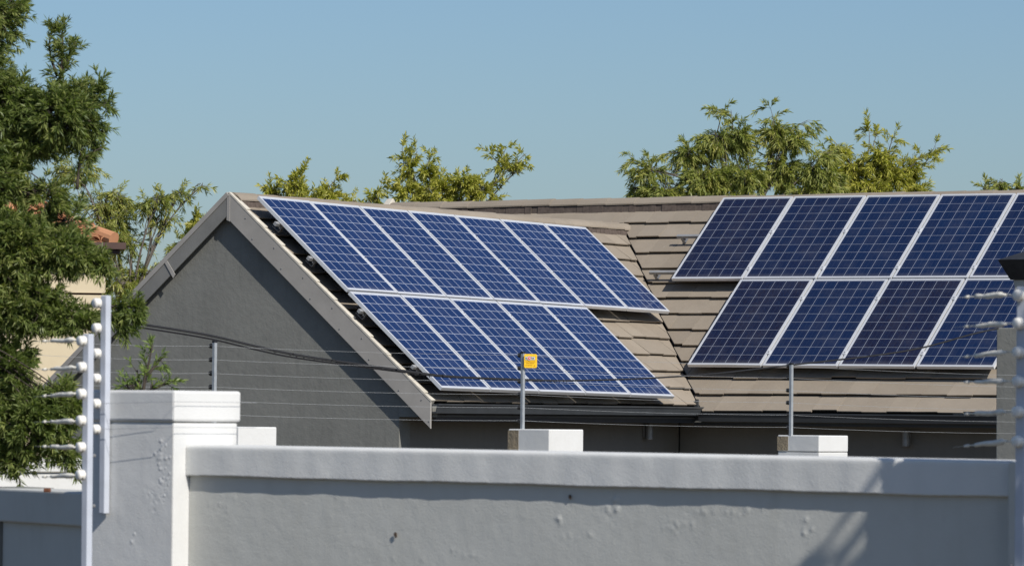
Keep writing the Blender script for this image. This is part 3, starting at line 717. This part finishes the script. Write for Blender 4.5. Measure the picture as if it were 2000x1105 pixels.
# ------------------------------------------------------------------ overhead cable and grey gate pillar with its lantern
def smooth_path(pts, n=8):
    out = []
    P = [np.asarray(p, float) for p in pts]; P = [2 * P[0] - P[1]] + P + [2 * P[-1] - P[-2]]
    for i in range(1, len(P) - 2):
        for t in np.linspace(0, 1, n, endpoint=False):
            a, b_, c, d = P[i - 1], P[i], P[i + 1], P[i + 2]
            out.append(.5 * ((2 * b_) + (-a + c) * t + (2 * a - 5 * b_ + 4 * c - d) * t * t + (-a + 3 * b_ - 3 * c + d) * t ** 3))
    out.append(P[-2]); return out
cb = [(60, 600), (250, 629), (400, 653), (500, 676), (580, 693), (700, 711), (790, 724), (880, 735), (1010, 741), (1100, 743), (1200, 741), (1290, 737), (1400, 729), (1550, 712), (1700, 695), (1800, 679), (1900, 652), (1950, 641)]
pts = [at(x, y, 39.5 + 1.5 * i / len(cb)) for i, (x, y) in enumerate(cb)]
path = smooth_path(pts, 14)
b = MB(); b.tube(path, [.0105 if i < 120 else .0075 for i in range(len(path))], 6)
ca = tag(b.build('overhead_cable', M['cable']), 'black overhead cable sagging across the gable and the solar panels', 'cable')
n_ = len(path); k0, k1 = int(n_ * .06), int(n_ * .46)
b = MB(); b.tube([p - ZD * (.030 * min(1, (k1 - i) / 60.0)) for i, p in enumerate(path[:k1])], .0085, 5)
for i in range(k0 + 30, k1 + 20):
    p = path[i] - ZD * .008; j = rng.normal(0, .006, 3); b.tube([p + j, p + rng.normal(0, .012, 3) + ZD * .004, p - j], .003, 3)
b.build('tie_strand', M['cable'], ca)
gp0 = at(1946, 700, 41.2); gpz = at(1946, 640, 41.2)[2]; gp0[2] = 0
gd = VD; gn = -UD; wp = .62
gp = thing('grey_pillar', 'tall dark grey rendered pillar at the right edge in front of the roof', 'pillar', gp0)
b = MB(); b.box(gp0, gd * wp, -gn * .45, ZD * gpz); b.build('shaft', M['gable'], gp, bevel=.008)
lt = thing('lantern', 'black pointed lantern hood above the grey pillar at the right picture edge', 'lantern', gp0 + gd * wp / 2 - gn * .22 + ZD * gpz)
cx = gp0 + gd * wp / 2 - gn * .22; cx[2] = gpz
ld, le = gd, -gn
def ring(r, z, c=cx): return [c + ZD * z + ld * a_ * r + le * b_ * r for a_, b_ in ((-1, -1), (1, -1), (1, 1), (-1, 1))]
zh = at(1952, 508, 41.2)[2] - gpz
b = MB(); b.hexa(ring(.13, .002), ring(.13, .03)); b.hexa(ring(.04, .031), ring(.04, .12)); b.hexa(ring(.10, .121), ring(.14, .15)); b.build('base', M['slate'], lt)
b = MB(); b.hexa(ring(.12, .152), ring(.17, zh - .18)); b.build('pane', M['glass'], lt)
b = MB(); b.hexa(ring(.19, zh - .178), ring(.275, zh)); b.hexa(ring(.273, zh + .002), ring(.05, zh + .10)); b.lathe(cx + ZD * (zh + .1), ZD, [(0, .03), (.04, .04), (.08, .01)], 10); b.build('hood', M['slate'], lt)

# ------------------------------------------------------------------ neighbour's cream house with terracotta roof
nb0 = at(206, 600, 62); nbd = np.array([.985, .17, 0]); nbn = np.array([.17, -.985, 0])
nb = thing('cream_house', 'cream plastered house with a terracotta tiled roof behind the tree', 'house', nb0 * [1, 1, 0])
za, zb2 = at(206, 492, 62)[2], at(206, 572, 62)[2]
o = nb0 * [1, 1, 0]
b = MB(); b.box(o - nbd * 5, nbd * 5, -nbn * 4, ZD * (zb2 - .03)); b.build('wall', M['cream'], nb)
b = MB(); b.box(o - nbd * 5 - nbn * .03 + ZD * zb2, nbd * 5.0, -nbn * 4, ZD * (za - zb2 + .05)); b.build('wall', M['cream'], nb)
b = MB(); b.box(o - nbd * 5 - nbn * .1 + ZD * (zb2 - .028), nbd * 4.95, -nbn * 3.8, ZD * .026); b.build('string_course', M['brown'], nb)
zg = at(220, 478, 62)[2]
b = MB(); b.box(o - nbd * 5 + nbn * .25 + ZD * (zg - .07), nbd * 5.24, nbn * .1, ZD * .09); b.box(o + nbd * .14 + nbn * .25 + ZD * (zg - .07), nbd * .1, -nbn * 4, ZD * .09)
b.box(o - nbd * 5 + nbn * .25 + ZD * (zg - .13), nbd * 5.16, -nbn * 4.1, ZD * .055); b.build('gutter', M['brown'], nb)
# barrel tiles: hipped end, each tile a half tube
rf = MB(); zr = zg + .035
b0 = o - nbd * 5 + nbn * .28 + ZD * (zr - .01); run = 1.5; rise = .72
for i in range(33):
    x = .08 + i * .158
    if x > 5.02: break
    top = min(run, max(.12, (5.05 - x) * 1.0)); seg = 5
    for j in range(seg):
        f0, f1 = j / seg, (j + 1) / seg; r0 = .078
        pts = []
        for (f_, rr, lift) in ((f0, .076, .015), (f1, .066, -.004)):
            cpt = b0 + nbd * x - nbn * (top * f_) + ZD * (rise * top / run * f_ + lift)
            pts.append([cpt + nbd * (-math.cos(t) * rr) + ZD * (math.sin(t) * rr) for t in np.linspace(0, math.pi, 7)])
        vs = pts[0] + pts[1] + [q - ZD * .014 * 1 for q in pts[0]]
        rf.add(vs, [(t, t + 1, 8 + t, 7 + t) for t in range(6)] + [(t + 1, t, 14 + t, 15 + t) for t in range(6)])
# hip tiles and the right hip slope
hp0 = b0 + nbd * 5.08 + ZD * .02; hp1 = b0 + nbd * (5.08 - run) - nbn * run + ZD * (rise + .05)
for j in range(5):
    p, q = hp0 + (hp1 - hp0) * (j / 5), hp0 + (hp1 - hp0) * ((j + 1.1) / 5); rf.tube([p + ZD * .02, q], [.10, .085], 12, True)
rf.add([b0 + nbd * 5.08 - ZD * .02, b0 + nbd * 5.08 - nbn * 3.9 - ZD * .02, b0 + nbd * (5.08 - run) - nbn * 2.4 + ZD * rise, b0 + nbd * (5.08 - run) - nbn * run + ZD * rise, b0 - nbn * 2.4 + ZD * rise, b0 - nbn * run + ZD * rise, b0 - ZD * .02, b0 - nbn * 3.9 - ZD * .02],
       [(0, 1, 2, 3), (3, 2, 4, 5), (6, 0, 3, 5), (1, 7, 4, 2)])
rf.build('roof', M['terracotta'], nb)

# ------------------------------------------------------------------ trees
class Leaves:
    def __init__(s): s.b = []; s.d = []; s.l = []; s.w = []
    def add(s, b, d, l, w): s.b.append(b); s.d.append(d); s.l.append(l); s.w.append(w)
    def build(s, name, mat, parent, droop=.15):
        B = np.concatenate(s.b); D = np.concatenate(s.d); L = np.concatenate(s.l)[:, None]; Wd = np.concatenate(s.w)[:, None]; n = len(B)
        D = D / (np.linalg.norm(D, axis=1, keepdims=True) + 1e-9)
        R = rng.normal(0, 1, (n, 3)); S = np.cross(D, R); S /= np.linalg.norm(S, axis=1, keepdims=True) + 1e-9
        Nn = np.cross(S, D); mid = B + D * L * .45 + Nn * Wd * .15; tip = B + D * L - np.array([0, 0, 1.0]) * L * droop
        V = np.stack([B, mid + S * Wd * .5, tip, mid - S * Wd * .5], 1).reshape(-1, 3)
        me = bpy.data.meshes.new(name); me.vertices.add(4 * n); me.vertices.foreach_set('co', V.ravel().astype(np.float32))
        me.loops.add(4 * n); me.loops.foreach_set('vertex_index', np.arange(4 * n, dtype=np.int32))
        me.polygons.add(n); me.polygons.foreach_set('loop_start', np.arange(0, 4 * n, 4, dtype=np.int32)); me.polygons.foreach_set('loop_total', np.full(n, 4, np.int32))
        me.update(calc_edges=True); me.validate()
        ob = bpy.data.objects.new(name, me); col.objects.link(ob); me.materials.append(mat); ob.parent = parent; ob.matrix_parent_inverse = PM(parent); return ob

def shoot(lv, wood, base, d, length, nleaf, ll, lwid, spread, droop, wr=.003):
    d = d / np.linalg.norm(d); k = 4; pts = [base]; dd = d.copy()
    for i in range(k):
        dd = dd + np.array([0, 0, -droop / k]) + rng.normal(0, .07, 3); dd /= np.linalg.norm(dd); pts.append(pts[-1] + dd * length / k)
    P = np.array(pts); wood.tube(pts, [wr * (1 - .75 * i / k) for i in range(k + 1)], 3, False)
    f = rng.uniform(.12, 1.0, nleaf) ** .8; idx = np.minimum((f * k).astype(int), k - 1); fr = (f * k - idx)[:, None]
    b = P[idx] * (1 - fr) + P[idx + 1] * fr; ax = P[idx + 1] - P[idx]; ax /= np.linalg.norm(ax, axis=1, keepdims=True)
    r = rng.normal(0, 1, (nleaf, 3)); r -= ax * (r * ax).sum(1, keepdims=True); r /= np.linalg.norm(r, axis=1, keepdims=True)
    s_ = rng.uniform(spread * .6, spread * 1.25, nleaf)[:, None]
    lv.add(b, ax * np.cos(s_) + r * np.sin(s_), ll * rng.uniform(.65, 1.15, nleaf), lwid * rng.uniform(.8, 1.2, nleaf))

def curve_pts(p, q, n=6, sag=.0, wob=.05):
    L = np.linalg.norm(q - p); out = []
    w1 = rng.normal(0, wob * L, 3)
    for t in np.linspace(0, 1, n): out.append(p + (q - p) * t + w1 * math.sin(math.pi * t) + ZD * sag * L * math.sin(math.pi * t))
    return out

DM = 5.0
def tree(name, label, cat, Y, clumps, base_px, leaf, bark, ll, lwid, dens, slen, nleaf, droop, spread, up, trunk_r, group=None, fork_py=None, thick=.8, branches=True, sub=9, extra=None, dY=0.0):
    """clumps: (px, py, rx, ry, weight[, dY]) in photo pixels at distance Y; each becomes an ellipsoid of leafy shoots"""
    k = Y / FPX
    base = at(base_px, 552, Y); base[2] = 0
    root = thing(name, label, cat, base, group)
    lv = Leaves(); wood = MB()
    fork = at(base_px, fork_py, Y)
    wood.tube(curve_pts(base, fork, 8, 0, .02), list(np.linspace(trunk_r, trunk_r * .6, 8)), 10)
    for c in clumps:
        px, py, rx, ry, wgt = c[:5]; dy = c[5] if len(c) > 5 else rng.normal(0, .25) * rx * k
        cc = at(px, py, Y + dy); R = np.maximum(np.array([rx * k, rx * k * thick, ry * k]) - slen * .55, slen * .22)
        limb = curve_pts(fork, cc, 8, .06, .06); Lr = trunk_r * (.13 if Y < 40 else .24) * min(1, (rx * k / .5) ** .5)
        wood.tube(limb, list(np.linspace(Lr, max(.006, Lr * .25), 8)), 6)
        n = int(dens * wgt * (rx * k) * (ry * k) * 10 * DM)
        nodes = []
        for _ in range(sub):
            v = rng.normal(0, 1, 3); v /= np.linalg.norm(v); q = cc + v * R * rng.uniform(.35, .8); nodes.append(q)
            st = limb[rng.integers(4, 8)]
            wood.tube(curve_pts(st, q, 5, .03, .08), list(np.linspace(max(.005, Lr * .35), .003, 5)), 4, False)
        nodes = np.array(nodes)
        for _ in range(n):
            v = rng.normal(0, 1, 3); v /= np.linalg.norm(v); q = cc + v * R * rng.uniform(.15, 1) ** .45
            j = np.argmin(((nodes - q) ** 2).sum(1))
            if rng.random() < .35: wood.tube([nodes[j], (nodes[j] + q) / 2 + rng.normal(0, .02, 3), q], [.0035, .0025, .002], 3, False)
            od = (q - nodes[j]); od /= np.linalg.norm(od) + 1e-6
            d = v * .7 + od * .35 + ZD * up + rng.normal(0, .3, 3)
            shoot(lv, wood, q - d / np.linalg.norm(d) * slen * .4, d, slen * rng.uniform(.6, 1.3), nleaf, ll, lwid, spread, droop)
    for (x0, y0, x1, y1, n_) in (extra or []):
        p, q = at(x0, y0, Y), at(x1, y1, Y); pts = curve_pts(p, q, 10, .02, .05); wood.tube(pts, list(np.linspace(.010, .003, 10)), 5)
        for i in range(n_):
            t = rng.uniform(.15, 1); pp = np.array(pts[min(9, int(t * 9.99))]); d = (q - p) / np.linalg.norm(q - p) * .7 + rng.normal(0, .45, 3) + ZD * .1
            shoot(lv, wood, pp, d, slen * rng.uniform(.5, 1.0), nleaf, ll, lwid, spread, droop)
    wood.build('trunk', bark, root, smooth=True); lv.build('crown', leaf, root, .12)
    return root

# big tree at the left edge
tree('leafy_tree', 'tall dark green tree with narrow leaves filling the left edge', 'tree', 25.0,
     [(-30, 20, 100, 110, 1.1), (-60, 180, 110, 110, 1.1), (25, 215, 65, 80, 1.1), (115, 225, 78, 70, 1.2), (150, 195, 46, 50, 1.0), (60, 280, 65, 38, 1.0), (165, 260, 34, 40, .9), (-40, 350, 95, 110, 1.0), (30, 350, 45, 60, .7),
      (30, 480, 90, 80, 1.1), (-30, 560, 110, 120, 1.0), (110, 495, 85, 55, 1.2), (165, 505, 62, 32, 1.1), (55, 600, 90, 66, 1.1), (205, 520, 40, 24, .6), (135, 622, 72, 36, 1.1), (20, 710, 60, 60, .9), (-20, 800, 95, 110, 1.1), (60, 825, 90, 85, 1.2), (125, 790, 48, 56, 1.0), (120, 880, 40, 42, .6), (20, 900, 45, 40, .6), (130, 430, 55, 60, .40), (85, 385, 60, 50, .45)],
     -420, M['leafA'], M['bark'], .052, .0085, 105, .10, 26, .15, .75, .25, .16, fork_py=500,
     extra=[(112, 175, 122, 62, 20), (114, 165, 148, 92, 14), (112, 150, 100, 60, 8), (165, 190, 198, 160, 12), (170, 215, 204, 208, 10), (165, 235, 200, 250, 12), (150, 370, 160, 280, 16), (155, 320, 200, 288, 9), (60, 300, 130, 290, 14), (195, 600, 258, 600, 26), (195, 610, 262, 622, 24), (190, 615, 245, 645, 20), (110, 880, 150, 925, 8), (15, 890, 40, 945, 8)])
tree('young_shoot', 'young light green shoot rising behind the corner pillar, in front of the gable', 'plant', 23.0,
     [(285, 730, 30, 36, .07), (258, 748, 32, 22, .16), (300, 752, 36, 16, .16)], 280, M['leafD'], M['bark'], .045, .008, 24, .08, 13, .05, .7, .6, .012, fork_py=790, sub=4,
     extra=[(278, 770, 298, 676, 13), (288, 735, 324, 694, 7), (284, 765, 330, 745, 7), (266, 775, 242, 742, 7), (275, 765, 268, 722, 5)])
# loose tree behind, left of the gable
tree('feathery_tree', 'loose grey green tree with bare branches showing, left of the gable peak', 'tree', 64.0,
     [(150, 330, 60, 40, .9), (230, 385, 45, 35, .8), (290, 400, 50, 36, .8), (350, 375, 40, 26, .6), (395, 362, 18, 20, .6), (205, 470, 55, 50, .8), (260, 470, 50, 40, .55), (320, 430, 45, 30, .4), (230, 560, 55, 50, .9), (290, 530, 55, 45, .7), (300, 600, 60, 40, 1.2), (350, 480, 45, 45, .5), (250, 640, 60, 60, 1.2), (110, 420, 60, 60, .8), (225, 430, 50, 50, 1.1), (310, 385, 44, 30, .9), (270, 560, 60, 60, .9), (200, 400, 50, 40, .9)],
     255, M['leafC'], M['palebark'], .10, .016, 8, .28, 28, .9, .7, .0, .11, fork_py=600, sub=9)
tree('yellow_tree', 'yellow green tree tip peeping over the left slope of the gable', 'tree', 72.0,
     [(378, 425, 16, 16, .9), (358, 460, 16, 12, 1.0), (390, 440, 20, 20, .7), (400, 500, 40, 40, 1)], 420, M['leafB'], M['palebark'], .12, .03, 8, .26, 22, .3, .8, .2, .08, fork_py=560, sub=4)
G = 'trees behind the main roof'
tree('olive_tree', 'low yellow green tree showing over the start of the wing panels', 'tree', 68.0,
     [(530, 372, 24, 26, 1.0), (575, 360, 34, 28, 1.0), (640, 375, 32, 28, 1.1), (600, 395, 70, 30, 1.2), (690, 395, 28, 20, 1.0), (735, 388, 26, 20, .8), (700, 420, 60, 30, 1.0)],
     600, M['leafB'], M['palebark'], .095, .021, 11, .24, 30, .35, .8, .25, .12, G, fork_py=480, sub=7, extra=[(580, 360, 590, 335, 5), (735, 380, 745, 360, 4), (635, 370, 655, 348, 4)])
tree('olive_tree', 'yellow green tree with a tall thin spray of leaves, over the middle of the wing', 'tree', 68.0,
     [(800, 330, 26, 36, .8), (835, 335, 30, 28, .9), (790, 372, 28, 26, 1.2), (850, 370, 55, 34, 1.3), (905, 360, 45, 34, 1.2), (940, 370, 30, 30, .9), (985, 325, 28, 28, .55), (1012, 330, 18, 26, .5), (960, 390, 30, 20, .7), (860, 400, 90, 24, 1.2)],
     880, M['leafB'], M['palebark'], .095, .021, 11, .24, 30, .35, .8, .2, .12, G, fork_py=470, sub=8, extra=[(790, 330, 785, 288, 6), (800, 330, 815, 296, 5), (830, 330, 842, 305, 4), (980, 330, 988, 290, 6), (1000, 340, 1028, 300, 6), (975, 320, 958, 300, 4), (945, 380, 1005, 320, 5)])
tree('willowy_tree', 'broad olive tree with drooping foliage, the largest one behind the main roof', 'tree', 66.0,
     [(1270, 330, 50, 30, .8), (1290, 370, 70, 30, 1.2), (1345, 300, 45, 40, 1.0), (1400, 270, 45, 45, 1.1), (1445, 265, 45, 42, 1.1), (1380, 345, 60, 45, 1.3), (1450, 340, 60, 50, 1.1), (1515, 260, 40, 44, 1.2), (1555, 270, 34, 34, .8), (1530, 330, 50, 50, 1.1), (1590, 330, 40, 50, .8), (1580, 375, 70, 24, .9), (1610, 345, 50, 44, 1.0), (1620, 300, 26, 24, .5), (1420, 385, 120, 22, 1.2), (1240, 365, 26, 24, .7)],
     1470, M['leafC'], M['palebark'], .105, .016, 13, .30, 34, 1.2, .6, .15, .14, G, fork_py=450, sub=10,
     extra=[(1400, 260, 1405, 218, 6), (1430, 260, 1428, 215, 6), (1510, 250, 1505, 212, 7), (1540, 260, 1578, 235, 6), (1270, 330, 1240, 312, 5), (1330, 300, 1300, 300, 5)])
tree('willowy_tree', 'thinner olive tree with upright tips, right of the largest tree over the panels', 'tree', 69.0,
     [(1640, 290, 36, 28, 1.0), (1625, 350, 46, 40, 1.0), (1670, 330, 45, 45, 1.2), (1720, 310, 44, 40, 1.1), (1700, 365, 70, 30, 1.3), (1770, 330, 38, 36, .9), (1785, 370, 40, 24, 1.1), (1740, 345, 44, 36, 1.0)],
     1715, M['leafB'], M['palebark'], .105, .017, 12, .28, 30, .8, .65, .15, .12, G, fork_py=450, sub=8,
     extra=[(1695, 300, 1697, 252, 7), (1700, 300, 1712, 260, 5), (1735, 300, 1745, 268, 6), (1775, 330, 1800, 300, 6), (1790, 340, 1826, 285, 9), (1640, 290, 1630, 278, 3)])
tree('willowy_tree', 'small olive treetop above the panels at the right picture edge', 'tree', 69.0,
     [(1955, 358, 34, 22, .9), (1990, 362, 28, 20, .9), (1920, 368, 24, 14, .7), (2030, 370, 40, 34, 1)], 1990, M['leafC'], M['palebark'], .105, .017, 12, .28, 30, 1.1, .6, .1, .1, G, fork_py=450, sub=6)

# ------------------------------------------------------------------ unseen plant added past the right edge, blades shaped to shade the wall end
def shade_caster():
    tgt = W0 + D2 * (Lw - .0); tgt[2] = 2.05
    S = np.array([.71, -1.0, 1.0])
    base = tgt + S * 2.4 + D2 * 1.9; base[2] = 0
    root = thing('shade_caster_plant', 'unseen plant added beyond the right picture edge, its paddle leaves shaped to shade the wall end', 'plant', base)
    st = MB()
    def on_wall(x, y): 
        s = xy_on(W0, D2, x); p = W0 + D2 * s; return at(x, y, p[1])
    def sh(x0, y0, x1, y1, hw, t0=2.4, t1=2.2, prof=((0, .12), (.06, .55), (.16, .9), (.35, 1), (.6, .98), (.8, .8), (.93, .42), (1, .03))):
        """one blade: it throws a leaf-shaped shade from photo point (x0,y0) to (x1,y1), hw pixels half wide"""
        L = math.hypot(x1 - x0, y1 - y0); nx, ny = -(y1 - y0) / L, (x1 - x0) / L; vs = []; k = len(prof) * 3
        for t, ww in prof:
            x, y = x0 + (x1 - x0) * t, y0 + (y1 - y0) * t; tt = t0 + (t1 - t0) * t
            for sg in (-1, 0, 1): vs.append(on_wall(x + sg * nx * hw * ww, y + sg * ny * hw * ww) + S * (tt + .05 * abs(sg) * ww))
        dn = S / np.linalg.norm(S) * .005; vs = vs + [v - dn for v in vs]; fs = []
        for i in range(len(prof) - 1):
            for j in range(2):
                a_ = i * 3 + j; fs += [(a_, a_ + 1, a_ + 4, a_ + 3), (k + a_ + 3, k + a_ + 4, k + a_ + 1, k + a_)]
        for i in range(len(prof) - 1):
            for c in (0, 2): a_ = i * 3 + c; fs.append((a_, a_ + 3, k + a_ + 3, k + a_) if c == 0 else (a_ + 3, a_, k + a_, k + a_ + 3))
        m_ = MB(); m_.add(vs, fs); m_.build('leaf', M['leafA'], root, smooth=True)
        p = vs[k - 2]; st.tube([base + rng.normal(0, .04, 3) * [1, 1, 0], base + (p - base) * [.5, .5, .8], p], [.02, .016, .01], 6)
    return root, st, sh
root, st, sh = shade_caster()
sh(1785, 822, 1602, 1078, 8, 2.5, 2.3)
E_ = lambda y: 1695 - (y - 997) * .72            # left edge of the solid shade on the panel
for k_, (dx, hw, y0, y1, tt) in enumerate(((13, 11, 770, 1165, 2.4), (46, 25, 745, 1062, 2.5), (72, 27, 800, 1230, 2.2), (92, 30, 760, 1200, 2.2), (122, 34, 740, 1100, 2.6), (132, 30, 900, 1260, 2.0), (175, 44, 745, 1190, 2.3), (235, 48, 735, 1200, 2.5), (300, 52, 735, 1230, 2.2), (375, 55, 740, 1230, 2.4), (455, 58, 745, 1240, 2.6), (540, 60, 760, 1250, 2.3), (165, 40, 930, 1290, 2.7), (250, 45, 960, 1300, 2.1))):
    y0 = max(y0, min(868 + (k_ * 37) % 20, 726 + 1.39 * dx)); sh(E_(y0) + dx, y0, E_(y1) + dx, y1, hw, tt + .1, tt - .1)
sh(1606, 1070, 1490, 1250, 24, 2.3, 2.1)
st.build('stem', M['bark'], root, smooth=True)
